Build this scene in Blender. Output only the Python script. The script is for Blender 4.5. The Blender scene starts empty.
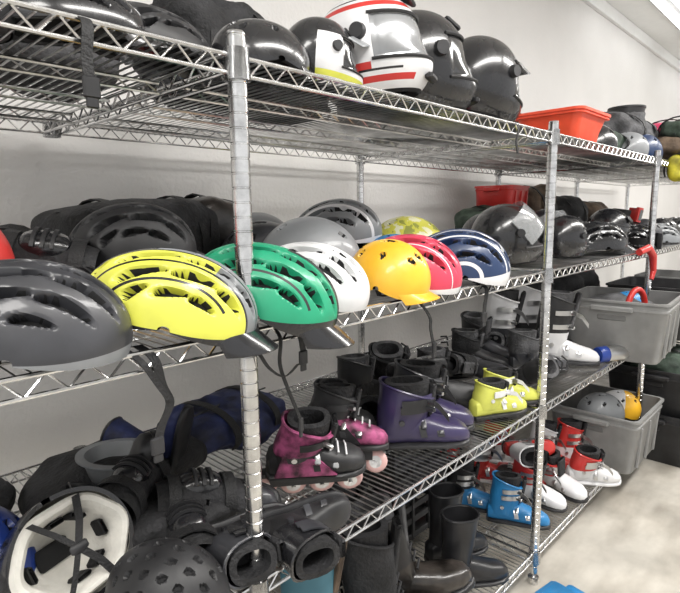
import bpy, bmesh, math, random
from math import sin, cos, pi, radians as rad
from mathutils import Matrix, Vector, noise, Euler
random.seed(7)
SC=bpy.context.scene
try: SC.view_settings.view_transform='Standard'
except Exception: pass
# ---------------------------------------------------------------- materials
MC={}
def mat(name,col,rough=.4,metal=0.,coat=0.,var=.08,vs=12.,bump=0.,bs=60.,alpha=1.,spec=.5,emit=None):
    if name in MC: return MC[name]
    m=bpy.data.materials.new(name); m.use_nodes=True; nt=m.node_tree; b=nt.nodes["Principled BSDF"]
    b.inputs["Roughness"].default_value=rough; b.inputs["Metallic"].default_value=metal
    b.inputs["Coat Weight"].default_value=coat; b.inputs["Coat Roughness"].default_value=.1; b.inputs["Alpha"].default_value=alpha
    b.inputs["Specular IOR Level"].default_value=spec
    tc=nt.nodes.new("ShaderNodeTexCoord")
    n=nt.nodes.new("ShaderNodeTexNoise"); n.inputs["Scale"].default_value=vs; n.inputs["Detail"].default_value=4
    nt.links.new(tc.outputs["Object"],n.inputs["Vector"])
    r=nt.nodes.new("ShaderNodeValToRGB")
    c0=[max(0,c*(1-var*2)) for c in col[:3]]+[1]; c1=[min(1,c*(1+var)+var*.02) for c in col[:3]]+[1]
    r.color_ramp.elements[0].color=c0; r.color_ramp.elements[1].color=c1
    r.color_ramp.elements[0].position=.35; r.color_ramp.elements[1].position=.65
    nt.links.new(n.outputs["Fac"],r.inputs["Fac"]); nt.links.new(r.outputs["Color"],b.inputs["Base Color"])
    if bump:
        n2=nt.nodes.new("ShaderNodeTexNoise"); n2.inputs["Scale"].default_value=bs; n2.inputs["Detail"].default_value=3
        nt.links.new(tc.outputs["Object"],n2.inputs["Vector"])
        bp=nt.nodes.new("ShaderNodeBump"); bp.inputs["Strength"].default_value=bump; bp.inputs["Distance"].default_value=.01
        nt.links.new(n2.outputs["Fac"],bp.inputs["Height"]); nt.links.new(bp.outputs["Normal"],b.inputs["Normal"])
    elif metal<.5 and alpha==1:   # worn, scuffed roughness
        n4=nt.nodes.new("ShaderNodeTexNoise"); n4.inputs["Scale"].default_value=22; n4.inputs["Detail"].default_value=8
        mr=nt.nodes.new("ShaderNodeMapRange"); mr.inputs[3].default_value=max(.05,rough-.08); mr.inputs[4].default_value=min(1,rough+.2)
        nt.links.new(tc.outputs["Object"],n4.inputs["Vector"]); nt.links.new(n4.outputs["Fac"],mr.inputs[0]); nt.links.new(mr.outputs[0],b.inputs["Roughness"])
    if emit:
        b.inputs["Emission Color"].default_value=(1,1,1,1); b.inputs["Emission Strength"].default_value=emit
    MC[name]=m; return m
def plastic(name,col,rough=.32,coat=.3): return mat(name,col,rough,coat=coat,var=.05)
CHROME=mat("chrome_steel",(.74,.74,.74),.22,metal=1.,var=.1,vs=30)
CHROME2=mat("chrome_wire",(.58,.58,.58),.3,metal=1.,var=.15,vs=10)
BLK=plastic("gloss_black",(.012,.012,.014),.2,.6)
BLK2=mat("satin_black",(.02,.02,.022),.42,var=.2)
FOAM=mat("black_foam",(.008,.008,.009),.8,bump=.3)
FAB=mat("black_fabric",(.016,.016,.018),.75,bump=.6,bs=90,var=.3)
FABG=mat("grey_fabric",(.09,.09,.095),.8,bump=.6,bs=90,var=.3)
STRAP=mat("black_webbing",(.012,.012,.013),.6,bump=.4,bs=200)
GREY=mat("helmet_grey_matte",(.22,.23,.24),.38,coat=.3,var=.05)
CHAR=mat("charcoal_satin",(.04,.041,.047),.34,coat=.35,var=.15)
WHT=plastic("white_plastic",(.74,.74,.75)); WHTF=mat("white_padding",(.74,.72,.66),.8,bump=.3)
YEL=plastic("yellow_gloss",(.68,.69,.09)); ORY=plastic("golden_yellow",(.86,.47,.03))
NEON=plastic("neon_yellow",(.66,.68,.12),.4,.15)
GRN=plastic("green_gloss",(.015,.31,.16)); PNK=plastic("magenta_red",(.62,.05,.1)); NAV=plastic("navy_gloss",(.014,.035,.1))
RED=plastic("red_plastic",(.55,.03,.025),.35,.25); ORG=plastic("orange_red",(.8,.08,.03),.4,.2)
BLU=plastic("blue_plastic",(.02,.2,.46),.4,.2); DBL=plastic("deep_blue",(.01,.04,.25))
NAVF=mat("navy_nylon",(.012,.02,.085),.6,bump=.5,bs=30,var=.4)
PUR=plastic("purple_plastic",(.035,.026,.085),.3,.35); PKF=mat("pink_fabric",(.32,.06,.16),.55,var=.45,vs=25)
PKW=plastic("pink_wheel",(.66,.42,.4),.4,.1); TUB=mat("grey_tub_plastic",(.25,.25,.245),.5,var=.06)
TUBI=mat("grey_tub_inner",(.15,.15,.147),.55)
SIL=mat("silver_buckle",(.6,.6,.6),.3,metal=1.); BRN=mat("dark_leather",(.03,.024,.02),.3,coat=.3,var=.4,bump=.2)
GRNF=mat("green_canvas",(.05,.075,.055),.85,bump=.6,bs=40,var=.3); TAN=mat("brown_canvas",(.13,.09,.06),.85,bump=.6,bs=40,var=.3)
YELF=mat("yellow_nylon",(.45,.4,.02),.6,var=.3); PINKP=plastic("hot_pink",(.75,.06,.16),.4,.2)
CLEAR=mat("clear_visor",(.6,.62,.63),.08,alpha=.3,coat=1.,var=.02)
PALE=mat("pale_reflection_visor",(.3,.31,.32),.1,metal=.3,coat=1.,var=.1)  # clear visor with its pale reflections put into an opaque grey base colour
SMOKE=mat("smoke_visor",(.02,.02,.022),.05,coat=1.,var=.05)
RUB=mat("black_rubber",(.015,.015,.017),.3,var=.2); LBL=plastic("teal_blue",(.06,.18,.24),.45,.1)
PAT=mat("lime_pattern",(.5,.52,.06),.35,var=.0)
def patternize(m,c1,c2,c3,s):
    nt=m.node_tree; r=[n for n in nt.nodes if n.type=='VALTORGB'][0]; nz=[n for n in nt.nodes if n.type=='TEX_NOISE'][0]
    nz.inputs["Scale"].default_value=s; cr=r.color_ramp; cr.interpolation='CONSTANT'
    cr.elements[0].color=(*c1,1); cr.elements[0].position=0; cr.elements[1].color=(*c2,1); cr.elements[1].position=.42
    e=cr.elements.new(.56); e.color=(*c3,1)
patternize(PAT,(.3,.32,.06),(.62,.6,.08),(.75,.74,.5),28)
# ---------------------------------------------------------------- mesh builder
class MB:
    def __init__(s): s.v=[];s.f=[];s.m=[];s.mats=[];s.M=Matrix.Identity(4)
    def mi(s,m):
        if m not in s.mats: s.mats.append(m)
        return s.mats.index(m)
    def add(s,vs,fs,m):
        o=len(s.v); s.v+= [s.M@Vector(v) for v in vs]
        for k,f in enumerate(fs):
            s.f.append([i+o for i in f]); s.m.append(s.mi(m[k] if isinstance(m,list) else m))
    def grid(s,fn,nu,nv,m,cu=False):
        vs=[fn(i/nu,j/nv) for i in range(nu+(0 if cu else 1)) for j in range(nv+1)]
        R=nu if cu else nu+1; fs=[];ms=[]
        for i in range(nu):
            for j in range(nv):
                a=i*(nv+1)+j; b=((i+1)%R)*(nv+1)+j; fs.append((a,b,b+1,a+1))
                ms.append(m((i+.5)/nu,(j+.5)/nv) if callable(m) else m)
        s.add(vs,fs,ms)
    def sheet(s,fn,nu,nv,m,t):
        s.grid(lambda u,v:fn(u,v,0),nu,nv,m); s.grid(lambda u,v:fn(u,v,t),nu,nv,m)
        for v0 in (0,1): s.grid(lambda u,w:fn(u,v0,t*w),nu,1,m)
        for u0 in (0,1): s.grid(lambda v,w:fn(u0,v,t*w),nv,1,m)
    def loft(s,secs,m,cap=True):
        n=len(secs[0]); vs=[p for q in secs for p in q]; fs=[]
        for i in range(len(secs)-1):
            for j in range(n): a=i*n+j;b=i*n+(j+1)%n; fs.append((a,b,b+n,a+n))
        if cap: fs.append(tuple(range(n))[::-1]); fs.append(tuple((len(secs)-1)*n+j for j in range(n)))
        s.add(vs,fs,m)
    def tube(s,pts,r,m,seg=8,closed=False):
        P=[Vector(p) for p in pts]; n=len(P); secs=[]; up=None
        for i in range(n):
            if closed: t=P[(i+1)%n]-P[i-1]
            else: t=P[min(i+1,n-1)]-P[max(i-1,0)]
            t.normalize()
            if up is None: up=Vector((0,0,1)) if abs(t.z)<.9 else Vector((1,0,0))
            a=t.cross(up).normalized(); up=a.cross(t).normalized()
            rr=r[i] if isinstance(r,(list,tuple)) else r
            secs.append([P[i]+(a*cos(k*2*pi/seg)+up*sin(k*2*pi/seg))*rr for k in range(seg)])
        if closed: secs.append(secs[0])
        s.loft(secs,m,not closed)
    def cyl(s,a,b,r,m,r2=None,seg=16): s.tube([a,b],[r,r2 if r2 is not None else r],m,seg)
    def ribbon(s,pts,w,t,m):
        P=[Vector(p) for p in pts]; w=Vector(w)/2; secs=[]
        for i,p in enumerate(P):
            d=(P[min(i+1,len(P)-1)]-P[max(i-1,0)]).normalized(); n=d.cross(w).normalized()*t/2
            secs.append([p+w+n,p-w+n,p-w-n,p+w-n])
        s.loft(secs,m)
    def box(s,c,sz,m,rot=(0,0,0),bev=.15):
        Rm=Euler([rad(x) for x in rot]).to_matrix(); c=Vector(c); hx,hy,hz=[k/2 for k in sz]; b=min(hx,hy,hz)*bev*2
        def rg(x,y,z):
            q=[(x-b,-y),(x,-y+b),(x,y-b),(x-b,y),(-x+b,y),(-x,y-b),(-x,-y+b),(-x+b,-y)]
            return [c+Rm@Vector((u,v,z)) for u,v in q]
        s.loft([rg(hx-b,hy-b,-hz),rg(hx,hy,-hz+b),rg(hx,hy,hz-b),rg(hx-b,hy-b,hz)],m)
    def ell(s,c,r,m,nu=20,nv=12,ex=1.,nz=0,ns=8,seed=0,th1=pi,flat=None):
        c=Vector(c)
        def sp(x): return math.copysign(abs(x)**ex,x)
        def fn(u,v):
            a=u*2*pi; b=v*th1
            p=Vector((sp(cos(a))*sp(sin(b))*r[0],sp(sin(a))*sp(sin(b))*r[1],sp(cos(b))*r[2]))
            if nz: p+=p.normalized()*noise.noise(p*ns+Vector((seed*3.7,seed,0)))*nz+p.normalized()*noise.noise(p*ns*3+Vector((seed,0,5)))*nz*.35
            if flat is not None and p.z<flat: p.z=flat
            return c+p
        s.grid(fn,nu,nv,m,cu=True)
    def lathe(s,prof,m,seg=32,c=(0,0,0)):
        c=Vector(c); n=len(prof)-1
        s.grid(lambda u,v:c+Vector((prof[round(v*n)][0]*cos(u*2*pi),prof[round(v*n)][0]*sin(u*2*pi),prof[round(v*n)][1])),seg,n,m,cu=True)
    def mesh(s,name,ang=38):
        me=bpy.data.meshes.new(name); me.from_pydata([tuple(v) for v in s.v],[],s.f)
        for m in s.mats: me.materials.append(m)
        me.polygons.foreach_set("material_index",s.m)
        bm=bmesh.new(); bm.from_mesh(me); bmesh.ops.remove_doubles(bm,verts=bm.verts,dist=1e-5)
        bmesh.ops.recalc_face_normals(bm,faces=bm.faces); bm.to_mesh(me); bm.free()
        me.polygons.foreach_set("use_smooth",[True]*len(me.polygons))
        try: me.set_sharp_from_angle(angle=rad(ang))
        except Exception: pass
        return me
    def obj(s,name,x,y,base,rot=(0,0,0),sc=1.,ang=38,parent=None):
        me=s.mesh(name,ang); return put(name,me,x,y,base,rot,sc,parent)
def put(name,me,x,y,base,rot=(0,0,0),sc=1.,parent=None):
    o=bpy.data.objects.new(name,me); SC.collection.objects.link(o)
    R=rot.to_matrix() if hasattr(rot,"to_matrix") else Euler([rad(k) for k in rot]).to_matrix()
    S=sc if isinstance(sc,(tuple,list)) else (sc,)*3
    A=R@Matrix.Diagonal(Vector(S)); zm=min((A@v.co).z for v in me.vertices)
    o.matrix_world=Matrix.Translation((x,y,base-zm))@A.to_4x4()
    if parent: o.parent=parent
    return o
# ---------------------------------------------------------------- generators
VB=[(.72,0,.3,.05),(1.5,0,.34,.05),(2.3,0,.34,.05),(.5,.29,.28,.065),(1.18,.33,.36,.07),(2.0,.34,.42,.065),(2.68,.27,.2,.06),
    (.62,.65,.3,.07),(1.3,.68,.38,.075),(2.12,.7,.4,.07),(.9,1.0,.32,.06),(1.6,1.03,.36,.06),(2.35,.98,.3,.06)]
VR=[(.85,.14,.45,.06),(1.9,.14,.45,.06),(.75,.42,.42,.065),(1.7,.45,.47,.07),(2.5,.4,.25,.06),(.85,.75,.42,.065),(1.75,.78,.44,.07),(1.15,1.06,.38,.05),(2.1,1.06,.38,.05)]
VS=[(.75,.2,.12,.07),(.75,.5,.12,.07),(1.6,.22,.2,.06),(2.3,.22,.13,.07),(2.3,.55,.13,.07),(1.57,.8,.1,.09)]
VG=[(b,a,.08,.06) for b in (.6,.95,1.3,1.65,2.0,2.35) for a in (.0,.3,.6,.9)]
def helm(mb,Lx=.158,W=.104,H=.114,main=GREY,vent=FOAM,inner=FOAM,trim=None,vents=VB,depth=.018,mf=None,b0=-18,b1=198,tail=1.12,ridge=.005,ex=.92,thick=.018,nb=110,na=110,tilt=.0):
    A=rad(87); L2=b1-b0
    def q(a,b):
        best=9
        for (bc,ac,hb,ha) in vents:
            db=(b-bc)/hb
            if abs(db)>1.4: continue
            w=ha*(1+.25*db)
            d=db**2+((abs(a)-ac-.03*db)/w)**2
            if d<best: best=d
        return best
    def P(u,v,off=0.,vt=True):
        a=(2*v-1)*A; b=rad(b0)+u*rad(L2); ca=max(cos(a),0)**ex
        k=off
        if vt and vents:
            d=q(a,b)
            if d<1: k-=depth*min(1,(1-d)*8)
            else: k+=ridge*min(1,(d-1)*1.5)
        x=(Lx+k)*cos(b)*ca; y=(W+k)*sin(a); z=(H+k)*sin(b)*ca
        z-=.022*sin(a)**2
        z+=tilt*max(0,-x)
        if x<0: y*=1-.22*(x/Lx)**2; x*=tail
        return Vector((x,y,z))
    def M(u,v):
        a=(2*v-1)*A; b=rad(b0)+u*rad(L2)
        if vents and q(a,b)<.93: return vent
        if mf:
            r=mf(a,b)
            if r: return r
        if trim and (u<.05 or u>.95): return trim
        return main
    mb.grid(P,nb,na,M)
    mb.grid(lambda u,v:P(u,v,-thick,False),30,24,inner)
    for u0 in (0,1): mb.grid(lambda v,w:P(u0,v,-thick*w,False),na,1,trim or inner)
    return P
def visor(mb,Lx,W,m,length=.06,z0=-.02,drop=.02,sp=60,t=.003,up=0):
    def fn(u,v,o):
        f=rad(-sp+2*sp*u); e=cos(f)**.5
        x=(Lx-.002)*cos(f)+v*length*e; y=(W+.002)*sin(f)*(1-.1*v)
        return Vector((x,y,z0-drop*v-(.03)*sin(f)**2*v+o+up*v))
    mb.sheet(fn,20,6,m,t)
def bike_helmet(name,x,y,base,rot,main=GREY,sc=1.,vis=None,mf=None,trim=BLK2,vents=VB,**k):
    mb=MB(); helm(mb,main=main,mf=mf,trim=trim,vents=vents,**k)
    Lx=k.get("Lx",.158);W=k.get("W",.104)
    if vis: visor(mb,Lx,W,vis,.06,-.006,.03)
    for sg in (-1,1):
        mb.ribbon([(.05,sg*.08,-.02),(.03,sg*.06,-.03),(.02,sg*.03,-.034),(.0,0,-.036)],(.016,0,0),.002,STRAP)
    mb.ribbon([(-.14*1.0,-.05,-.02),(-.15,0,-.025),(-.14,.05,-.02)],(0,0,.02),.004,BLK2)
    return mb.obj(name,x,y,base,rot,sc)
def skate_helmet(name,x,y,base,rot,main,sc=1.,vents=VS,vis=None,mf=None,**k):
    mb=MB(); kk=dict(Lx=.14,W=.112,H=.13,tail=1.03,ridge=0,ex=.9,b0=-24,b1=204,depth=.01,thick=.02,nb=70,na=70); kk.update(k)
    helm(mb,main=main,vents=vents,mf=mf,trim=kk.pop("trim",None),**kk)
    if vis: visor(mb,kk["Lx"],kk["W"],vis,.04,-.03,.01)
    for sg in (-1,1): mb.ribbon([(.0,sg*.09,-.03),(.0,sg*.07,-.05),(.01,0,-.055)],(.018,0,0),.002,STRAP)
    return mb.obj(name,x,y,base,rot,sc)
def fullface(name,x,y,base,rot,main=BLK,sc=1.,mf=None,visor_m=SMOKE,peak=None,open_vis=False,chin=.045,port=BLK2):
    mb=MB(); Lx,W,H=.138,.12,.14
    def P(u,v,off=0.,rec=True,rng=(0,.8)):
        f=(u*2-1)*pi; th=(rng[0]+v*(rng[1]-rng[0]))*pi
        s=sin(th)**.92; z=H*cos(th); low=max(0,min(1,(-z/H+.1)/.6)); low=low*low*(3-2*low)
        k=off
        ins=abs(f)<rad(72) and -.30*H<z<.42*H
        if ins and rec and not open_vis: k-=.004
        if ins and rec and open_vis: k-=.03
        p=Vector(((Lx+k)*s*cos(f),(W+k)*s*sin(f),z+(k*cos(th))))
        p.x+=chin*low*max(0,cos(f))**1.5
        if p.x<0: p.x*=1.06
        return p
    def M(u,v):
        f=(u*2-1)*pi; z=cos(v*.8*pi)
        if abs(f)<rad(72) and -.30<z<.42: return port if open_vis else visor_m
        if v>.965: return FOAM
        if mf:
            r=mf(f,z)
            if r: return r
        return main
    mb.grid(P,110,64,M)
    mb.grid(lambda u,v:P(u,v,-.02,False),40,20,FOAM); mb.grid(lambda u,w:P(u,1,-.02*w,False),60,1,FOAM)
    for zz in (-.31,.43):
        th=math.acos(zz)/pi
        mb.tube([P(.5+a/360,th/.8,.001,False) for a in range(-74,75,8)],.004,BLK2,6)
    if open_vis:
        Rv=Matrix.Translation((.01,0,.015))@Matrix.Rotation(rad(-38),4,'Y')@Matrix.Translation((-.01,0,-.015))
        def V(u,v,o):
            f=rad(-82+164*u); th=(.34+.27*v)*pi
            s=sin(th)**.5; return (Rv@Vector(((Lx+.012+o)*s*cos(f),(W+.008+o)*s*sin(f),(H)*cos(th)*1.15)))
        mb.sheet(V,32,10,CLEAR,.002)
    for sg in (-1,1):
        mb.cyl((.015,sg*(W-.004),.02),(.015,sg*(W+.012),.02),.02,BLK2,.017)
    mb.box((Lx+chin*.8-.012,0,-.085),(.02,.06,.018),BLK2,bev=.3)
    mb.box((Lx*.75,0,H*.78),(.05,.05,.012),BLK2,rot=(0,38,0),bev=.3)
    if peak:
        def K(u,v,o):
            f=rad(-58+116*u); return Vector((.115*cos(f)+.005+v*.085*cos(f)**.4,(.115)*sin(f)*(1-.12*v),.085-.012*v+.012*cos(f)-.04*sin(f)**2+o))
        mb.sheet(K,16,6,peak,.004)
    return mb.obj(name,x,y,base,rot,sc)
def ring(c,rx,ry,n=20,tilt=0,ex=.8):
    o=[]; c=Vector(c); R=Matrix.Rotation(tilt,3,'Y')
    for k in range(n):
        a=k*2*pi/n; o.append(c+R@Vector((math.copysign(abs(cos(a))**ex,cos(a))*rx,math.copysign(abs(sin(a))**ex,sin(a))*ry,0)))
    return o
def ringx(x,w,z0,z1,n=20,ex=.7):
    o=[]
    for k in range(n):
        a=k*2*pi/n; o.append(Vector((x,math.copysign(abs(cos(a))**ex,cos(a))*w,(z0+z1)/2+math.copysign(abs(sin(a))**ex,sin(a))*(z1-z0)/2)))
    return o
FX=[-.122,-.112,-.07,-.02,.04,.1,.145,.172,.184]; FW=[.018,.036,.044,.043,.047,.052,.046,.032,.012]; FT=[.07,.095,.125,.135,.11,.088,.076,.062,.045]
def bootpart(mb,shell,cuff,sole,liner,buck,h=.3,z=0.,lean=.03,nb=4,wide=1.,strap=None,shaftw=1.,flap=0):
    T=mb.M.copy(); mb.M=T@Matrix.Translation((0,0,z))
    mb.loft([ringx(x*1.02,w*wide+.003,0,.026) for x,w in zip(FX,FW)],sole)
    mb.loft([ringx(x,w*wide,.016,t) for x,w,t in zip(FX,FW,FT)],shell)
    n=8; secs=[]
    for i in range(n+1):
        k=i/n; zz=.055+(h-.055)*k; g=(1+.18*k+.1*sin(k*pi))*shaftw
        R=ring((-.045+lean*k,0,zz),.064*g,.047*g,24,rad(-4*k))
        if i==n:
            R=[p+Vector((0,0,.03*(-(p.x+.045-lean)/.07)-.004)) for p in R]
        secs.append(R)
    mb.loft(secs[:4],shell,False); mb.loft(secs[3:],cuff,False)
    mb.tube(secs[-1],.005,cuff,6,True)
    for sg in (-1,1): mb.cyl((-.04,sg*.046*shaftw,.1),(-.04,sg*.06*shaftw,.1),.011,buck,.009,10)
    mb.loft([ring((-.045+lean*1.0,0,h-.06),.058*shaftw,.044*shaftw),ring((-.045+lean*1.05,0,h+.022),.064*shaftw,.05*shaftw),ring((-.045+lean*1.05,0,h+.024),.046*shaftw,.033*shaftw),ring((-.045+lean,0,h-.12),.04*shaftw,.028*shaftw)],liner)
    mb.box((.03+lean*.9*shaftw,0,h*.8),(.02,.06*shaftw,h*.55),liner,rot=(0,11,0),bev=.4)
    for i in range(nb):
        if i<2 and nb>2:
            x0=.03+.055*i; t=FT[4]*.95-.02*i; w=.05*wide
            pts=[Vector((x0-.01*sin(a),cos(a)*(w+.004),.05+sin(a)*(t-.046))) for a in [pi*k/10 for k in range(11)]]
            mb.ribbon(pts,(.02,0,0),.005,strap or buck); mb.box((x0,-w*.8,t-.012),(.018,.045,.01),buck,rot=(35,0,0),bev=.3)
        else:
            k=(i-(1 if nb>2 else 0))/max(1,nb-1); zz=.12+(h-.14)*min(1,k*1.1); kk=(zz-.055)/(h-.055); g=(1.02+.18*kk+.1*sin(kk*pi))*shaftw
            cx=-.045+lean*kk
            pts=[Vector((cx+cos(a)*.069*g,sin(a)*.052*g,zz)) for a in [-pi*.55+1.1*pi*j/12 for j in range(13)]]
            mb.ribbon(pts,(0,0,.022),.005,strap or buck); mb.box((cx+.052*g,-.04*g,zz),(.012,.05,.016),buck,rot=(0,0,52),bev=.3)
            if flap and i==nb-1: mb.ribbon([(cx+.06*g,-.05*g,zz),(cx+.1,-.075,zz-.01),(cx+.13,-.08,zz-.05)],(0,0,.02),.004,strap or buck)
    mb.M=T
def jit(r,k=1.):
    return (r[0]+random.uniform(-4,4)*k,r[1]+random.uniform(-3,3)*k,r[2]+random.uniform(-12,12)*k)
def ski_boot(name,x,y,base,rot,shell,cuff=None,sc=1.,h=.3,**k):
    mb=MB(); bootpart(mb,shell,cuff or shell,k.pop("sole",BLK2),k.pop("liner",FAB),k.pop("buck",SIL),h=h,flap=1,**k)
    return mb.obj(name,x,y,base,jit(rot),sc)
def winter_boot(name,x,y,base,rot,m,m2,sc=1.,h=.3,sole=RUB,**k):
    mb=MB(); bootpart(mb,m,m2,sole,k.pop("liner",FABG),BLK2,h=h,lean=.0,nb=0,**k)
    for i in range(4):
        zz=.13+.03*i; mb.tube([(.03-.004*i,-.03,zz),(.045-.004*i,0,zz+.008),(.03-.004*i,.03,zz)],.004,FAB,6)
    return mb.obj(name,x,y,base,jit(rot),sc)
def rubber_boot(name,x,y,base,rot,m,sc=1.,h=.34):
    mb=MB(); mb.loft([ringx(a*1.02,w+.003,0,.024) for a,w in zip(FX,FW)],RUB)
    mb.loft([ringx(a,w,.014,t*.95) for a,w,t in zip(FX,FW,FT)],m)
    mb.loft([ring((-.045,0,.05),.066,.046),ring((-.042,0,.12),.06,.046),ring((-.035,0,.2),.064,.052),ring((-.03,0,h),.074,.062),ring((-.03,0,h+.004),.07,.058),ring((-.035,0,.2),.058,.046),ring((-.04,0,.1),.05,.036)],m)
    mb.tube(ring((-.03,0,h),.073,.061),.005,RUB,6,True)
    return mb.obj(name,x,y,base,rot,sc)
def inline_skate(name,x,y,base,rot,shell,cuff,wheel,sc=1.,h=.27,brake=True,nb=3):
    mb=MB(); bootpart(mb,shell,cuff,BLK2,FAB,SIL,h=h,z=.085,nb=nb,strap=BLK2,lean=.05)
    mb.M=Matrix.Translation((0,0,.085))
    for sg in (-1,1):
        mb.loft([[Vector((-.1,sg*.045,.03)),Vector((-.1,sg*.05,.03)),Vector((-.07,sg*.05,.12)),Vector((-.07,sg*.045,.12))],[Vector((.09,sg*.05,.03)),Vector((.09,sg*.056,.03)),Vector((.04,sg*.052,.085)),Vector((.04,sg*.046,.085))]],cuff)
    for i in range(4): mb.tube([(.12-.025*i,-.03,.085+.01*i),(.12-.025*i,0,.1+.011*i),(.12-.025*i,.03,.085+.01*i)],.003,WHT,6)
    mb.M=Matrix.Identity(4)
    for sg in (-1,1):
        mb.loft([[Vector((-.12,sg*.016,.1)),Vector((-.12,sg*.02,.1)),Vector((.13,sg*.02,.1)),Vector((.13,sg*.016,.1))],
                 [Vector((-.11,sg*.016,.05)),Vector((-.11,sg*.02,.05)),Vector((.13,sg*.02,.05)),Vector((.13,sg*.016,.05))]],BLK2)
    for i in range(4):
        cx=-.13+.09*i
        prof=[(.001,-.013),(.022,-.013),(.033,-.012),(.039,-.007),(.0425,0),(.039,.007),(.033,.012),(.022,.013),(.001,.013)]
        T=mb.M.copy(); mb.M=T@Matrix.Translation((cx,0,.042))@Matrix.Rotation(pi/2,4,'X'); mb.lathe(prof,lambda u,v:(SIL if v<.13 or v>.87 else wheel),20)
        mb.lathe([(.001,-.023),(.007,-.023),(.007,.023),(.001,.023)],SIL,10); mb.M=T
    if brake: mb.box((-.19,0,.05),(.04,.03,.04),RUB,bev=.3); mb.box((-.15,0,.09),(.07,.034,.015),BLK2)
    return mb.obj(name,x,y,base,rot,sc)
def soft_bag(name,x,y,base,size,m,seed=0,rot=(0,0,0),ex=.65,nz=.05,trim=STRAP,ns=7,handle=False):
    mb=MB(); a,b,c=size
    mb.ell((0,0,0),(a/2,b/2,c/2),m,52,34,ex,nz,ns,seed)
    if trim:
        for sx in (-.22,.22):
            pts=[Vector((sx*a,cos(t)*(b/2+.012),sin(t)*(c/2+.012))) for t in [-.5+(pi+1.0)*k/14 for k in range(15)]]
            mb.ribbon(pts,(.03,0,0),.004,trim)
        if handle: mb.tube([(-.2*a,0,c*.5),(-.12*a,.01,c*.5+.05),(.12*a,.01,c*.5+.055),(.2*a,0,c*.5)],.009,trim,8)
        mb.tube([(-.44*a,-.02,c*.42),(0,-.03,c*.5),(.44*a,-.02,c*.42)],.003,BLK2,6)
    return mb.obj(name,x,y,base,rot,1.,60)
def knee_pad(name,x,y,base,rot,m=BLK,sc=1.,m2=FAB):
    mb=MB()
    mb.grid(lambda u,v:Vector((.11*(2*u-1),.06*sin(v*pi-pi/2)*(1+.1*cos(u*6)),.06*cos(v*pi-pi/2)-.02*(2*u-1)**2)),16,14,m2)
    mb.ell((0,0,.022),(.065,.045,.05),m,20,12,.8,th1=pi*.6)
    for sx in (-.07,.07): mb.ribbon([Vector((sx,sin(t)*.066,cos(t)*.064-.004)) for t in [2*pi*k/16 for k in range(17)]],(.03,0,0),.004,STRAP)
    for k in range(-1,2): mb.ribbon([Vector((.02*k,sin(t)*.05,.026+cos(t)*.05)) for t in [-1+2*j/8 for j in range(9)]],(.008,0,0),.006,BLK2)
    return mb.obj(name,x,y,base,rot,sc)
def goggles(name,x,y,base,rot,m,sc=1.):
    mb=MB()
    def fr(u,v,o):
        a=rad(-55+110*u); return Vector(((.09+o)*cos(a),(.1+o)*sin(a),.045*(2*v-1)*(1-.35*math.exp(-(a*4)**2)*(v<.4))))
    mb.sheet(fr,24,6,m,.02)
    mb.grid(lambda u,v:fr(.06+.88*u,.15+.7*v,.022),24,6,SMOKE)
    mb.ribbon([Vector((.06*cos(t),.085*sin(t),0)) for t in [1.1+(2*pi-2.2)*k/18 for k in range(19)]],(0,0,.04),.003,STRAP)
    return mb.obj(name,x,y,base,rot,sc)
def tote(name,x,y,base,rot,L=.6,W=.42,H=.32,m=TUB,mi=TUBI,tp=.88,sc=1.,handle=True):
    mb=MB()
    def rr(l,w,z,r=.04,n=5):
        o=[]
        for cx,cy,a0 in ((l/2-r,w/2-r,0),(-l/2+r,w/2-r,90),(-l/2+r,-w/2+r,180),(l/2-r,-w/2+r,270)):
            for k in range(n+1): a=rad(a0+90*k/n); o.append(Vector((cx+r*cos(a),cy+r*sin(a),z)))
        return o
    mb.loft([rr(L*tp-.02,W*tp-.02,0),rr(L*tp,W*tp,.012),rr(L*(tp+.1),W*(tp+.1),H*.83),rr(L*(tp+.1)+.004,W*(tp+.1)+.004,H*.84),rr(L,W,H*.85),rr(L,W,H*.88),rr(L*.985,W*.985,H*.885),rr(L*.985,W*.985,H-.012),rr(L*1.02,W*1.025,H-.012),rr(L*1.02,W*1.025,H),rr(L*.985-.012,W*.985-.012,H)],m,False)
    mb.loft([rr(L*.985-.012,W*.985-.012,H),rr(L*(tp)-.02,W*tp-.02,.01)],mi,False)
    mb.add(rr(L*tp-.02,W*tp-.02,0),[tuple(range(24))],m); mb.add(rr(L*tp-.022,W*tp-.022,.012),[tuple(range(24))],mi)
    if handle:
        for sx in (-1,1):
            mb.box((sx*(L/2+.008),0,H*.87),(.03,W*.4,.03),m,bev=.2); mb.box((sx*(L/2-.016),0,H*.72),(.02,W*.28,.035),mi,bev=.3)
        for sx in (-.3,0,.3):
            for sy in (-1,1): mb.box((sx*L,sy*(W*(tp+.055)/2+.004),H*.45),(.016,.014,H*.72),m,rot=(sy*-3.2,0,0))
    return mb.obj(name,x,y,base,rot,sc)
def crate(name,x,y,base,rot,L,W,H,m=BLK2):
    mb=MB(); t=.012
    for z in (0.02,H*.33,H*.55,H*.78,H-.015):
        for sy in (-1,1): mb.box((0,sy*(W/2),z),(L,t,.03),m)
        for sx in (-1,1): mb.box((sx*(L/2),0,z),(t,W,.03),m)
    for sx in (-1,-.33,.33,1):
        for sy in (-1,1): mb.box((sx*L/2,sy*W/2,H/2),(.02,.02,H),m)
    for sy in (-.4,.4):
        for sx in (-1,1): mb.box((sx*L/2,sy*W,H/2),(.02,.02,H),m)
    mb.box((0,0,.01),(L,W,.012),m)
    return mb.obj(name,x,y,base,rot)
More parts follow.
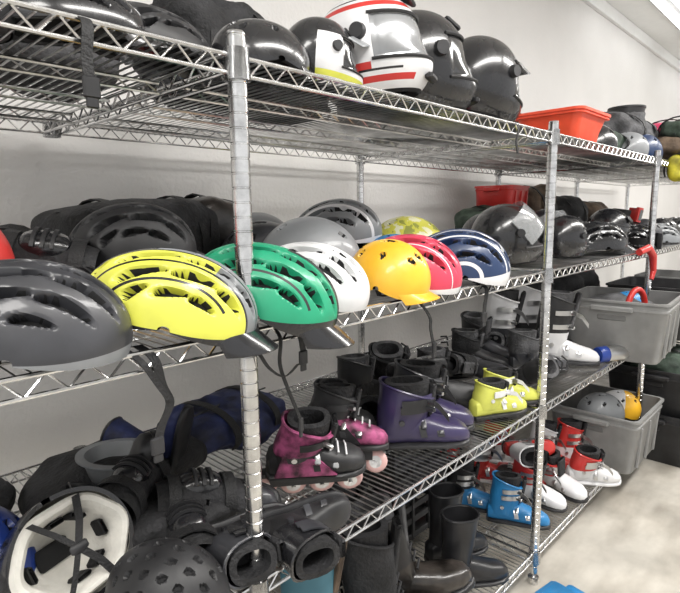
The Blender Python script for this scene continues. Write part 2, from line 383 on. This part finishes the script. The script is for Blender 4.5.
def strap(name,pts,w=.02,buckle=True,wd=(1,0,0)):
    mb=MB(); P=[Vector(p) for p in pts]; Q=[]
    for i in range(len(P)-1):
        p0=P[max(i-1,0)];p1=P[i];p2=P[i+1];p3=P[min(i+2,len(P)-1)]
        for k in range(5):
            t=k/5; Q.append(.5*((2*p1)+(p2-p0)*t+(2*p0-5*p1+4*p2-p3)*t*t+(3*p1-p0-3*p2+p3)*t**3))
    Q.append(P[-1]); mb.ribbon(Q,Vector(wd)*w,.0025,STRAP)
    if buckle:
        c=Q[-1]; mb.box(c,(w*1.5,.01,.035),BLK2,bev=.3); mb.box(c+Vector((0,0,-.022)),(w*1.1,.006,.02),BLK2,bev=.3)
    me=mb.mesh(name); o=bpy.data.objects.new(name,me); SC.collection.objects.link(o); return o
# ---------------------------------------------------------------- room
def plane(name,vs,m):
    me=bpy.data.meshes.new(name); me.from_pydata(vs,[],[(0,1,2,3)]); me.materials.append(m)
    o=bpy.data.objects.new(name,me); SC.collection.objects.link(o); return o
WALL=mat("painted_wall",(.74,.725,.705),.75,var=.015,vs=2,bump=.35,bs=55)
CEIL=mat("white_ceiling",(.8,.8,.79),.8,var=.01,bump=.05)
FLR=mat("concrete_floor",(.56,.53,.47),.45,var=.1,vs=3.5,bump=.08,bs=25)
nt=FLR.node_tree; b=nt.nodes["Principled BSDF"]; src=b.inputs["Base Color"].links[0].from_socket
n3=nt.nodes.new("ShaderNodeTexNoise"); n3.inputs["Scale"].default_value=45; n3.inputs["Detail"].default_value=6
r3=nt.nodes.new("ShaderNodeValToRGB"); r3.color_ramp.elements[0].position=.3; r3.color_ramp.elements[0].color=(.66,.64,.62,1); r3.color_ramp.elements[1].position=.6
mx=nt.nodes.new("ShaderNodeMixRGB"); mx.blend_type='MULTIPLY'; mx.inputs[0].default_value=1
nt.links.new(n3.outputs["Fac"],r3.inputs["Fac"]); nt.links.new(src,mx.inputs[1]); nt.links.new(r3.outputs["Color"],mx.inputs[2]); nt.links.new(mx.outputs[0],b.inputs["Base Color"])
WY=1.16; CZ=3.72
plane("floor",[(-4,-6,0),(14,-6,0),(14,WY,0),(-4,WY,0)],FLR)
plane("wall_back",[(-4,WY,0),(14,WY,0),(14,WY,CZ),(-4,WY,CZ)],WALL)
plane("wall_right",[(14,WY,0),(14,-6,0),(14,-6,CZ),(14,WY,CZ)],WALL)
plane("ceiling",[(-4,-6,CZ),(14,-6,CZ),(14,WY,CZ),(-4,WY,CZ)],CEIL)
mb=MB(); mb.box((0,0,0),(18,.04,.12),CEIL,bev=.05); mb.obj("trim_1",5,WY-.02,CZ-.12)
mb=MB(); mb.box((0,0,0),(17.9,.018,.1),mat("baseboard_grey",(.3,.3,.3),.6),bev=.1); mb.obj("baseboard_back",5,WY-.012,0)
LITE=mat("fluorescent_tube",(1,1,1),.5,emit=6.)
FIX=mat("fixture_grey",(.42,.42,.42),.5)
for i,(lx,ly) in enumerate(((1,-1.6),(4.5,-1.6),(6.6,.62),(9.3,.62),(8,-2.6))):
    mb=MB(); mb.box((0,0,.03),(2.5,.28,.06),FIX)
    for sy in (-.07,.07): mb.cyl((-1.15,sy,-.02),(1.15,sy,-.02),.024,LITE)
    for sx in (-1.17,1.17): mb.box((sx,0,-.01),(.03,.2,.07),CEIL)
    mb.obj("ceiling_strip_light",lx,ly,CZ-.12)
def area(name,loc,sx,sy,e,rot=(0,0,0),col=(1,.975,.94)):
    l=bpy.data.lights.new(name,'AREA'); l.shape='RECTANGLE'; l.size=sx; l.size_y=sy; l.energy=e; l.color=col
    o=bpy.data.objects.new(name,l); o.location=loc; o.rotation_euler=[rad(k) for k in rot]; SC.collection.objects.link(o)
area("area_light_near",(1.2,-1.6,CZ-.2),3.,.5,115); area("area_light_mid",(4.5,-1.5,CZ-.2),3.,.5,120); area("area_light_far",(8.5,-1.4,CZ-.2),3.,.6,105)
area("area_light_left",(-1.8,-1.2,CZ-.2),2.,.6,82)
w=bpy.data.worlds.new("world"); SC.world=w; w.use_nodes=True
w.node_tree.nodes["Background"].inputs[0].default_value=(.98,.98,.98,1); w.node_tree.nodes["Background"].inputs[1].default_value=.9
# ---------------------------------------------------------------- shelving
X1=.6663; LL=1.52; DD=1.027
ZT,ZM,Z3,ZB=1.948,1.3965,.8107,.13
def shelf_mesh():
    mb=MB(); x0,x1=.03,LL-.03; top=.016; bot=-.018; D=DD
    n=62
    for i in range(n+1):
        x=x0+(x1-x0)*i/n; mb.cyl((x,0,top-.004),(x,D,top-.004),.0024,CHROME2,seg=5)
    for y in (.0,D):
        mb.cyl((x0-.01,y,top),(x1+.01,y,top),.0048,CHROME,seg=8); mb.cyl((x0-.01,y,bot),(x1+.01,y,bot),.0042,CHROME,seg=8)
        k=44; mb.tube([(x0+(x1-x0)*i/k,y,(top if i%2 else bot)) for i in range(k+1)],.003,CHROME,5)
    for x in (x0-.005,x1+.005):
        mb.cyl((x,0,top),(x,D,top),.0048,CHROME,seg=8); mb.cyl((x,0,bot),(x,D,bot),.0042,CHROME,seg=8)
        k=28; mb.tube([(x,D*i/k,(top if i%2 else bot)) for i in range(k+1)],.003,CHROME,5)
    for y in (D*.25,D*.5,D*.75):
        mb.cyl((x0,y,top-.012),(x1,y,top-.012),.004,CHROME2,seg=6)
        mb.cyl((x0,y,bot),(x1,y,bot),.0035,CHROME2,seg=6)
        k=44; mb.tube([(x0+(x1-x0)*i/k,y,(top-.012 if i%2 else bot)) for i in range(k+1)],.0025,CHROME2,4)
    for x in (0,LL):
        for y in (0,D):
            mb.lathe([(.0215,-.03),(.027,-.03),(.0245,.03),(.0215,.03)],CHROME,20,(x,y,0))
    return mb.mesh("wire_shelf",40)
def post_mesh(top):
    mb=MB(); prof=[(.018,0),(.024,0),(.024,.03),(.008,.032),(.008,.05),(.019,.052)]
    z=.06
    while z<top-.02:
        prof+=[(.0195,z),(.0195,z+.024),(.0178,z+.0255),(.0178,z+.0275)]; z+=.029
    prof+=[(.0195,z),(.0195,top-.004),(.016,top),(.001,top)]
    mb.lathe(prof,CHROME,18); return mb.mesh("post",30)
SM=shelf_mesh(); PM=post_mesh(2.01)
for u in range(5):
    e=bpy.data.objects.new("wire_shelving_unit",None); SC.collection.objects.link(e)
    ox=X1+(u-1)*LL
    for k,z in enumerate((ZB,Z3,ZM,ZT)):
        o=bpy.data.objects.new("shelf_%d"%(k+1),SM); SC.collection.objects.link(o); o.location=(ox,0,z); o.parent=e
    ps=[(ox,0),(ox,DD)]
    if u==1: ps=[(ox,0)]
    if u==4: ps+=[(ox+LL,0),(ox+LL,DD)]
    for k,(px,py) in enumerate(ps):
        o=bpy.data.objects.new("post_%d"%(k+1),PM); SC.collection.objects.link(o); o.location=(px,py,0); o.parent=e
ST,SM_,S3,SB=ZT+.017,ZM+.017,Z3+.017,ZB+.017
# ---------------------------------------------------------------- MID SHELF
def mf_yellow(a,b):
    aa=abs(a)
    if aa<.15: return GREY if b<1.9 else BLK
    if .15<aa<.19 or .48<aa<.53: return BLK
    if a>0 and aa<.48: return BLK
    if a<0 and .19<aa<.48 and b<1.1: return GREY
    if .83<aa<.87 and .5<b<2.7: return BLK
    return None
bike_helmet("bicycle_helmet",.275,.09,SM_,(0,2,-32),CHAR,1.04,vis=None,trim=GREY,vents=VR,nb=140,na=140,H=.12)
bike_helmet("bicycle_helmet",.53,.04,SM_-.024,(0,14,-40),YEL,.97,vis=BLK,mf=mf_yellow,trim=BLK,nb=140,na=140,H=.115)
def mf_green(a,b):
    if b<.1: return BLK
    if abs(a)<.15 and b<1.5: return BLK2
    if .83<abs(a)<.86 and .4<b<2.6: return BLK2
    return None
bike_helmet("bicycle_helmet",.745,.025,SM_-.044,(0,18,-50),GRN,.99,vis=BLK,mf=mf_green,trim=BLK,nb=140,na=140,H=.118)
bike_helmet("bicycle_helmet",.968,.12,SM_,(0,5,-66),WHT,.97,trim=WHT,depth=.010,vents=VR,H=.12)
skate_helmet("skate_helmet",1.225,.065,SM_-.008,(0,6,-72),ORY,.88,vis=ORY,nb=100,na=100)
bike_helmet("bicycle_helmet",1.385,.10,SM_-.004,(0,4,-62),PNK,.97,trim=WHT,H=.13,mf=lambda a,b:(WHT if .57<abs(a)<.6 else None),vents=VR)
def mf_navy(a,b):
    if .21<abs(a)<.24 or .5<abs(a)<.54 or 1.22<abs(a)<1.3: return WHT
    if b<.05 or b>2.95: return WHT
    return None
bike_helmet("bicycle_helmet",1.65,.08,SM_-.006,(0,5,-52),NAV,1.02,H=.13,mf=mf_navy,trim=WHT)
skate_helmet("skate_helmet",1.19,.36,SM_,(0,3,-40),GREY,1.2,vis=GREY,vents=[(.9,.5,.1,.05),(2.2,.3,.1,.05)])
skate_helmet("skate_helmet",1.60,.62,SM_,(0,0,-80),BLK,1.0)
bike_helmet("bicycle_helmet",1.52,.55,SM_+.105,(0,-6,-60),GREY,1.05,trim=WHT,mf=lambda a,b:(WHT if .5<abs(a)<.62 else None),nb=90,na=90,H=.125)
skate_helmet("skate_helmet",1.13,.53,SM_+.02,(0,0,-60),CHAR,1.1)
skate_helmet("skate_helmet",1.3,.78,SM_+.05,(0,0,-60),GREY,1.1,vents=[])
skate_helmet("skate_helmet",.60,.36,SM_,(0,0,-70),BLK,.88,mf=lambda a,b:(ORY if b<.25 else None))
bike_helmet("bicycle_helmet",.64,.42,SM_+.105,(0,0,-25),BLK2,.9,vis=BLK2,depth=.028,H=.13)
soft_bag("duffel_bag",.85,.84,SM_,(.62,.34,.28),FAB,3,(0,-3,6),nz=.018,ex=.42)
soft_bag("leather_bag",1.1,.82,SM_+.02,(.26,.25,.27),BRN,9,(0,8,0),nz=.02,ex=.5)
knee_pad("knee_pad",.42,.42,SM_+.06,(20,10,-30)); knee_pad("knee_pad",.36,.5,SM_+.03,(0,-20,60),sc=1.1)
knee_pad("elbow_pad",.46,.32,SM_+.0,(0,0,20),sc=.9); soft_bag("padded_glove_pile",.38,.45,SM_,(.3,.2,.07),FAB,5,trim=None,nz=.03)
skate_helmet("skate_helmet",.21,.36,SM_+.10,(0,0,-60),RED,1.0)
soft_bag("padded_glove_pile",.15,.5,SM_,(.34,.3,.1),FAB,6,trim=None,nz=.03)
skate_helmet("skate_helmet",1.84,.46,SM_,(0,0,-40),PAT,1.25,vents=[(.9,.3,.12,.06),(2.0,.3,.12,.06)])
skate_helmet("skate_helmet",1.60,.34,SM_,(0,0,-60),BLU,.9)
fullface("motorcycle_helmet",2.32,.26,SM_,(0,-4,-40),BLK,1.08,open_vis=True)
fullface("motorcycle_helmet",2.68,.55,SM_,(0,0,-60),BLK,.95,open_vis=True)
fullface("motorcycle_helmet",2.92,.22,SM_,(0,0,-20),BLK,.88)
fullface("motorcycle_helmet",3.3,.48,SM_,(0,10,-100),CHAR,.95,open_vis=True)
bike_helmet("bicycle_helmet",3.24,.16,SM_,(0,0,-40),BLK,1.05,nb=70,na=70,vis=BLK)
fullface("motorcycle_helmet",3.54,.2,SM_,(0,20,-90),BLK,.88,mf=lambda f,z:(GREY if -.2<z<-.05 else None))
soft_bag("boot_bag",3.2,.8,SM_,(.5,.36,.26),GRNF,11,nz=.04)
tote("red_storage_box",3.33,.8,SM_+.24,(0,0,5),.32,.26,.17,RED,RED)
for i,(x,y,m,s) in enumerate(((3.95,.18,BLK,1.0),(4.25,.2,CHAR,1.0),(4.5,.15,GREY,.95),(4.8,.2,BLK,1.),(4.1,.5,BLK,1.1),(4.45,.55,WHT,1.),(4.8,.55,CHAR,1.),(5.2,.2,BLK,1.),(5.5,.2,GREY,1.),(2.95,.75,BLK,1.0),(2.4,.75,CHAR,1.))):
    (skate_helmet if i%2 else bike_helmet)("skate_helmet" if i%2 else "bicycle_helmet",x,y,SM_,(0,0,-70+13*i%40),m,s,nb=50,na=50)
goggles("ski_goggles",3.85,.1,SM_,(0,0,-40),BLK2,1.1); goggles("ski_goggles",4.15,.3,SM_+.16,(0,10,-60),RED,1.1)
soft_bag("gear_bag",4.3,.8,SM_,(.6,.3,.34),FAB,21); soft_bag("gear_bag",4.85,.8,SM_,(.5,.3,.3),TAN,22)
soft_bag("gear_bag",3.75,.8,SM_,(.4,.3,.38),TAN,24)
strap("chin_strap",[(.44,.03,1.42),(.45,-.012,1.40),(.46,-.015,1.35),(.475,-.012,1.31),(.455,-.012,1.27),(.445,-.012,1.235)],.017)
strap("chin_strap",[(.41,.03,1.42),(.425,-.012,1.40),(.45,-.018,1.355),(.47,-.02,1.32)],.013,False)
strap("chin_strap",[(.74,.03,1.42),(.745,-.012,1.39),(.74,-.015,1.33),(.76,-.015,1.27),(.79,-.015,1.2),(.80,-.012,1.17)],.009)
strap("chin_strap",[(.66,.03,1.42),(.665,-.03,1.38),(.70,-.03,1.33),(.75,-.02,1.3),(.79,-.02,1.32)],.009,False)
strap("chin_strap",[(.79,.03,1.42),(.80,-.012,1.39),(.81,-.015,1.35),(.81,-.015,1.33)],.016)
strap("chin_strap",[(1.26,.03,1.42),(1.27,-.012,1.4),(1.32,-.015,1.35),(1.33,-.012,1.31),(1.35,-.012,1.25)],.012)
strap("chin_strap",[(1.65,.03,1.42),(1.66,-.012,1.4),(1.65,-.014,1.34),(1.65,-.012,1.3)],.022)
strap("chin_strap",[(.37,.05,1.975),(.375,-.012,1.96),(.37,-.015,1.9),(.375,-.012,1.86)],.018)
strap("chin_strap",[(1.85,.05,1.975),(1.85,-.012,1.96),(1.84,-.015,1.9),(1.86,-.012,1.86)],.012,False)
mb=MB(); mb.tube([(0,0,.0),(.1,-.02,.02),(.17,-.03,-.03),(.2,-.03,-.12),(.17,-.03,-.17)],[.02,.022,.022,.018,.012],RED,10); mb.obj("red_rubber_grip",3.40,-.02,SM_-.17)
# ---------------------------------------------------------------- TOP SHELF
def mf_moto(f,z):
    g=abs(f)
    if -.66<z<-.54 and g>.5: return RED
    if -.5<z<-.46 and g>.8: return BLK
    if -.44<z<-.34 and g>1.3: return RED
    if .56<z<.66: return RED
    if .7<z<.74: return BLK
    if g>2.2 and -.2<z<.3: return RED
    return None
fullface("motorcycle_helmet",1.24,.15,ST,(0,-6,-68),WHT,1.15,mf=mf_moto,visor_m=PALE,chin=.03)
fullface("motocross_helmet",1.03,.14,ST,(0,6,-20),WHT,.7,mf=lambda f,z:(BLK if (z>.45 or abs(f)>2.0) else (YEL if -.6<z<-.45 else None)),peak=GREY,chin=.06)
fullface("motorcycle_helmet",1.2,.52,ST,(0,0,-60),BLK,1.05)
fullface("motorcycle_helmet",1.48,.16,ST,(0,-4,-30),BLK,1.22)
fullface("motorcycle_helmet",1.84,.14,ST,(0,8,-10),BLK,1.15,peak=BLK,chin=.06)
fullface("motorcycle_helmet",1.8,.6,ST,(0,0,-60),CHAR,1.1)
tote("red_wash_basin",2.76,.2,ST,(0,0,0),.4,.34,.16,ORG,ORG,tp=.75,handle=False)
skate_helmet("skate_helmet",.84,.14,ST,(0,0,-10),BLK,.85,vis=BLK,H=.1)
bike_helmet("bicycle_helmet",.60,.2,ST,(0,0,10),BLK2,.85,vis=BLK,H=.08)
bike_helmet("bicycle_helmet",.42,.18,ST,(0,0,-20),BLK,.85,vis=BLK,H=.08)
bike_helmet("bicycle_helmet",.22,.25,ST,(0,0,-60),BLK2,.9,H=.09)
soft_bag("boot_bag",1.0,.6,ST,(.45,.35,.3),FAB,31); soft_bag("boot_bag",.45,.65,ST,(.5,.35,.2),FABG,32)
soft_bag("camp_bag",3.35,.3,ST,(.5,.4,.14),GRNF,41,nz=.05); soft_bag("camp_bag",3.9,.35,ST,(.6,.5,.26),FABG,42,nz=.07)
soft_bag("camp_bag",4.4,.25,ST,(.5,.4,.2),TAN,43,nz=.06); soft_bag("camp_bag",3.3,.7,ST,(.6,.4,.24),GRNF,44,nz=.06)
skate_helmet("skate_helmet",3.2,.2,ST,(0,0,-60),BLK,.9); skate_helmet("skate_helmet",3.55,.12,ST,(0,0,-60),GREY,.8); skate_helmet("skate_helmet",3.8,.1,ST,(0,0,-20),NAV,.85)
mb=MB(); mb.lathe([(.001,0),(.095,0),(.1,.005),(.122,.22),(.127,.222),(.127,.235),(.118,.235),(.095,.02),(.001,.015)],BLK2,32); mb.obj("plastic_bucket",4.42,.4,ST+.2)
soft_bag("sleeping_bag",4.22,.02,ST-.0,(.34,.25,.16),TAN,45,nz=.05); soft_bag("stuff_sack",4.25,.0,ST+.13,(.32,.22,.14),GRNF,46,nz=.04)
soft_bag("yellow_stuff_sack",4.06,-.05,ST-.13,(.2,.14,.17),YELF,47,nz=.04); soft_bag("pink_stuff_sack",4.62,.16,ST+.19,(.42,.26,.12),PINKP,48,nz=.03)
soft_bag("camp_bag",4.9,.3,ST,(.6,.4,.2),BRN,49,nz=.06)
# ---------------------------------------------------------------- THIRD SHELF
d=Vector((.12,-.8,.42)).normalized(); q=Vector((0,0,-1)).rotation_difference(d)
mb=MB(); helm(mb,Lx=.15,W=.125,H=.13,main=BLK,inner=WHTF,trim=BLK,vents=VS,tail=1.0,ridge=0,ex=.9,thick=.010,b0=-20,b1=200,nb=70,na=70)
# white EPS liner: thick rolled rim flowing into a shallow bowl with dark fit pads
def liner(u,v):
    a=u*2*pi; prof=[(1.0,-.028),(.99,-.042),(.93,-.05),(.84,-.048),(.76,-.036),(.7,-.012),(.64,.02),(.55,.05),(.4,.072),(.2,.08),(.001,.082)]
    r,z=prof[round(v*10)]; k=1+.03*cos(6*a)*(r>.6)
    return Vector((.136*cos(a)*r*k,.108*sin(a)*r*k,z))
mb.grid(liner,72,10,WHTF,cu=True)
for a in (0,pi/2,pi,3*pi/2,pi/4+.2,-pi/4-.2):
    mb.box((.085*cos(a),.066*sin(a),.0),(.012,.04,.05),FOAM,rot=(0,0,math.degrees(a)),bev=.4)
mb.box((0,0,.07),(.08,.05,.014),FOAM,bev=.4); 
for sg in (-1,1):
    mb.ribbon([(.05,sg*.1,-.05),(.03,sg*.05,-.06),(.0,0,-.065)],(.018,0,0),.003,STRAP)
    mb.ribbon([(-.06,sg*.095,-.05),(-.03,sg*.05,-.06),(.0,0,-.065)],(.014,0,0),.003,STRAP)
mb.box((0,0,-.068),(.04,.02,.012),BLK2,bev=.3)
mb.obj("skate_helmet",.355,.26,S3,q,.96)
skate_helmet("skate_helmet",.47,.04,S3-.0,(0,0,-60),BLK2,.93,vents=VG,depth=.008,nb=120,na=120)
skate_helmet("skate_helmet",.2,.42,S3+.02,(0,0,-60),DBL,1.1)
soft_bag("gear_bag",.1,.75,S3,(.5,.4,.16),FAB,50)
soft_bag("gear_bag",.62,.62,S3,(.5,.3,.13),FAB,51,trim=None,nz=.04)
mb=MB(); mb.lathe([(.001,0),(.05,0),(.075,.02),(.09,.06),(.094,.075),(.112,.078),(.112,.083),(.09,.083),(.082,.055),(.06,.015),(.001,.01)],GREY,36); mb.obj("plastic_bowl",.58,.5,S3+.10,(0,5,0))
rubber_boot("rubber_boot",.76,.48,S3+.02,(0,-75,-60),NAVF,.85,h=.28); rubber_boot("rubber_boot",.64,.42,S3+.01,(60,-80,-70),RUB,.8,h=.26)
soft_bag("padded_glove_pile",.62,.3,S3,(.3,.25,.11),FAB,52,trim=None,nz=.04)
knee_pad("knee_pad",.55,.36,S3+.08,(10,0,40)); knee_pad("knee_pad",.68,.26,S3+.02,(0,10,-20)); knee_pad("elbow_pad",.6,.18,S3,(0,0,70))
soft_bag("nylon_duffel_bag",1.06,.7,S3,(.46,.32,.15),NAVF,53,(0,0,10),nz=.05)
ski_boot("inline_skate_boot",.70,.15,S3,(80,0,-20),BLK2,CHAR,.85,h=.22,buck=BLK); ski_boot("inline_skate_boot",.82,.06,S3,(95,0,-15),BLK2,BLK,.85,h=.2,buck=CHAR)
ski_boot("inline_skate_boot",.83,.32,S3,(75,0,-60),CHAR,BLK2,.85,h=.22,buck=BLK)
inline_skate("inline_skate",1.02,.22,S3,(18,0,-38),BLK2,PKF,PKW,.95,h=.19)
inline_skate("inline_skate",1.17,.24,S3,(-8,0,-50),PKF,BLK2,PKW,.92,h=.2)
inline_skate("inline_skate",1.33,.4,S3,(10,0,-60),BLK2,CHAR,PKW,.82,h=.19)
ski_boot("ski_boot",1.50,.17,S3,(0,0,-38),PUR,PUR,1.08,h=.20,buck=CHAR,strap=BLK2,wide=1.2,shaftw=1.15); ski_boot("ski_boot",1.66,.25,S3,(0,0,-42),PUR,CHAR,1.08,h=.21,buck=SIL,strap=BLK2,wide=1.2,shaftw=1.15)
winter_boot("snow_boot",1.7,.58,S3,(0,0,-30),FAB,BLK2,1.,h=.2); winter_boot("snow_boot",1.95,.62,S3,(30,0,-50),BLK2,FAB,1.1,h=.2); winter_boot("snow_boot",1.93,.34,S3,(60,0,-60),BLK2,FABG,1.,h=.2); ski_boot("ski_boot",1.5,.5,S3,(70,0,-10),CHAR,BLK2,.9,h=.2,buck=BLK2); ski_boot("ski_boot",1.85,.45,S3+.1,(80,0,-30),BLK2,PUR,.9,h=.2,buck=SIL)
ski_boot("ski_boot",1.95,.10,S3,(0,0,-28),NEON,NEON,.85,h=.16,nb=4,buck=WHT,strap=WHT); ski_boot("ski_boot",2.1,.13,S3,(0,0,-40),NEON,NEON,.85,h=.16,buck=SIL,strap=WHT)
winter_boot("snow_boot",2.2,.52,S3,(0,0,-20),BLK2,FAB,1.0,h=.15)
for x,y,m,mm,r,h,t in ((2.5,.5,BLK2,FAB,-60,.19,0),(2.7,.55,CHAR,BLK2,-80,.24,10),(2.9,.6,BLK2,FAB,-60,.19,70),(2.45,.2,FAB,BLK2,-20,.16,60),(2.65,.25,CHAR,FABG,-50,.2,0),(2.4,.35,CHAR,FAB,-100,.2,80)): winter_boot("snow_boot",x,y,S3,(t,0,r),m,mm,1.0,h=h)
ski_boot("ski_boot",2.9,.22,S3,(0,0,-60),WHT,BLK2,1.15,h=.32,liner=FABG); ski_boot("ski_boot",3.06,.42,S3,(0,0,-70),BLK2,WHT,1.2,h=.33); ski_boot("ski_boot",2.85,.5,S3,(0,0,-70),CHAR,WHT,1.2,h=.3)
mb=MB(); mb.lathe([(.001,0),(.04,0),(.044,.01),(.044,.05),(.046,.052),(.046,.07),(.044,.072),(.044,.2),(.038,.215),(.001,.215)],lambda u,v:(DBL if v<.4 else SIL),28); mb.obj("insulated_bottle",3.05,.06,S3,(0,90,-30))
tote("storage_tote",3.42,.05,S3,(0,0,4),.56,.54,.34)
soft_bag("glove_pile",3.42,.1,S3+.15,(.44,.38,.16),FABG,61,trim=None,nz=.05)
mb=MB(); mb.tube([(0,.06*cos(t),.1*sin(t)) for t in [pi*k/12 for k in range(13)]],.013,RED,10); mb.obj("red_handle",3.3,-.05,S3+.26,(0,0,70),1.3)
skate_helmet("skate_helmet",3.5,.05,S3+.22,(0,0,-60),BLU,.7)
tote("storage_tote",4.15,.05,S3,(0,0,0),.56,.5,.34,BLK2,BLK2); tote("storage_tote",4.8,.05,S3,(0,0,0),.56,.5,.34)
soft_bag("gear_bag",4.2,.7,S3,(.7,.4,.4),FAB,62)
# ---------------------------------------------------------------- BOTTOM SHELF
winter_boot("snow_boot",1.36,.16,SB,(0,-8,-40),BRN,FAB,1.25,h=.34,liner=FAB); winter_boot("snow_boot",1.53,.17,SB,(0,-14,-45),BRN,RUB,1.25,h=.34,liner=FABG); winter_boot("snow_boot",1.5,.5,SB,(0,0,-65),RUB,BLK2,1.2,h=.34)
winter_boot("snow_boot",1.08,.2,SB,(0,0,-60),LBL,LBL,1.2,h=.38,liner=TAN); winter_boot("snow_boot",1.22,.34,SB,(0,0,-60),LBL,TAN,1.2,h=.38)
crate("plastic_crate",1.96,.66,SB,(0,0,0),.4,.4,.3); crate("plastic_crate",1.96,.66,SB+.3,(0,0,0),.4,.4,.24)
rubber_boot("rubber_boot",1.80,.12,SB,(0,0,-35),RUB,1.0,h=.31); rubber_boot("rubber_boot",1.91,.26,SB,(0,0,-25),RUB,1.0,h=.32)
ski_boot("ski_boot",2.33,.18,SB,(0,0,-75),BLU,BLU,.95,h=.23,buck=SIL); ski_boot("ski_boot",2.3,.42,SB,(0,0,-60),BLU,BLK2,.95,h=.24)
for x,y,s,c,r,t,h in ((2.62,.5,RED,WHT,-60,0,.27),(2.6,.2,WHT,RED,-80,10,.25),(2.78,.36,RED,BLK2,-70,75,.27),(2.8,.14,WHT,RED,-100,20,.22),(3.0,.3,RED,WHT,-60,0,.27),(3.0,.06,WHT,RED,-50,15,.2),(2.9,.55,WHT,RED,-60,0,.27),(2.45,.62,RED,RED,-60,0,.27),(3.15,.2,WHT,RED,-60,0,.27)):
    ski_boot("ski_boot",x,y,SB,(t,0,r),s,c,.95,h=h,sole=random.choice((BLK2,WHT)))
ski_boot("ski_boot",2.68,.3,SB+.2,(80,0,-60),RED,WHT,.9,h=.24)
tote("storage_tote",3.47,.12,SB,(0,0,0),.56,.5,.34)
skate_helmet("skate_helmet",3.36,.12,SB+.24,(0,0,-60),GREY,.95); skate_helmet("skate_helmet",3.58,.08,SB+.22,(0,0,-60),ORY,.9,mf=lambda a,b:(WHT if b>1.4 else None))
tote("storage_tote",4.15,-.02,0,(0,0,0),.62,.55,.34,BLK2,BLK2); tote("storage_tote",4.15,-.02,.29,(0,0,0),.62,.55,.34,BLK2,BLK2)
soft_bag("gear_bag",4.15,-.02,.5,(.5,.4,.22),GRNF,71,nz=.05); tote("storage_tote",4.9,0,0,(0,0,0),.62,.55,.34,TUB)
mb=MB(); mb.box((0,0,.02),(.3,.22,.03),BLU,bev=.4); mb.box((0,0,.045),(.24,.16,.03),BLU,bev=.4); mb.box((-.16,0,.02),(.05,.1,.02),BLU,bev=.4); mb.box((.16,0,.02),(.05,.1,.02),BLU,bev=.4); mb.obj("blue_bin_lid",2.07,-.15,0,(0,0,-10))
# ---------------------------------------------------------------- camera
yaw,pit,roll,f,dd,hc=0.7657,0.1513,-0.013,537.93,0.9141,1.6553
fw=Vector((cos(yaw)*cos(pit),sin(yaw)*cos(pit),-sin(pit))); r=Vector((sin(yaw),-cos(yaw),0)); u=r.cross(fw)
R=r*cos(roll)+u*sin(roll); U=-r*sin(roll)+u*cos(roll)
cd=bpy.data.cameras.new("camera"); co=bpy.data.objects.new("camera",cd); SC.collection.objects.link(co)
cd.sensor_width=36; cd.lens=f*36/680; cd.clip_start=.02
co.matrix_world=Matrix(((R[0],U[0],-fw[0],0),(R[1],U[1],-fw[1],-dd),(R[2],U[2],-fw[2],hc),(0,0,0,1)))
SC.camera=co
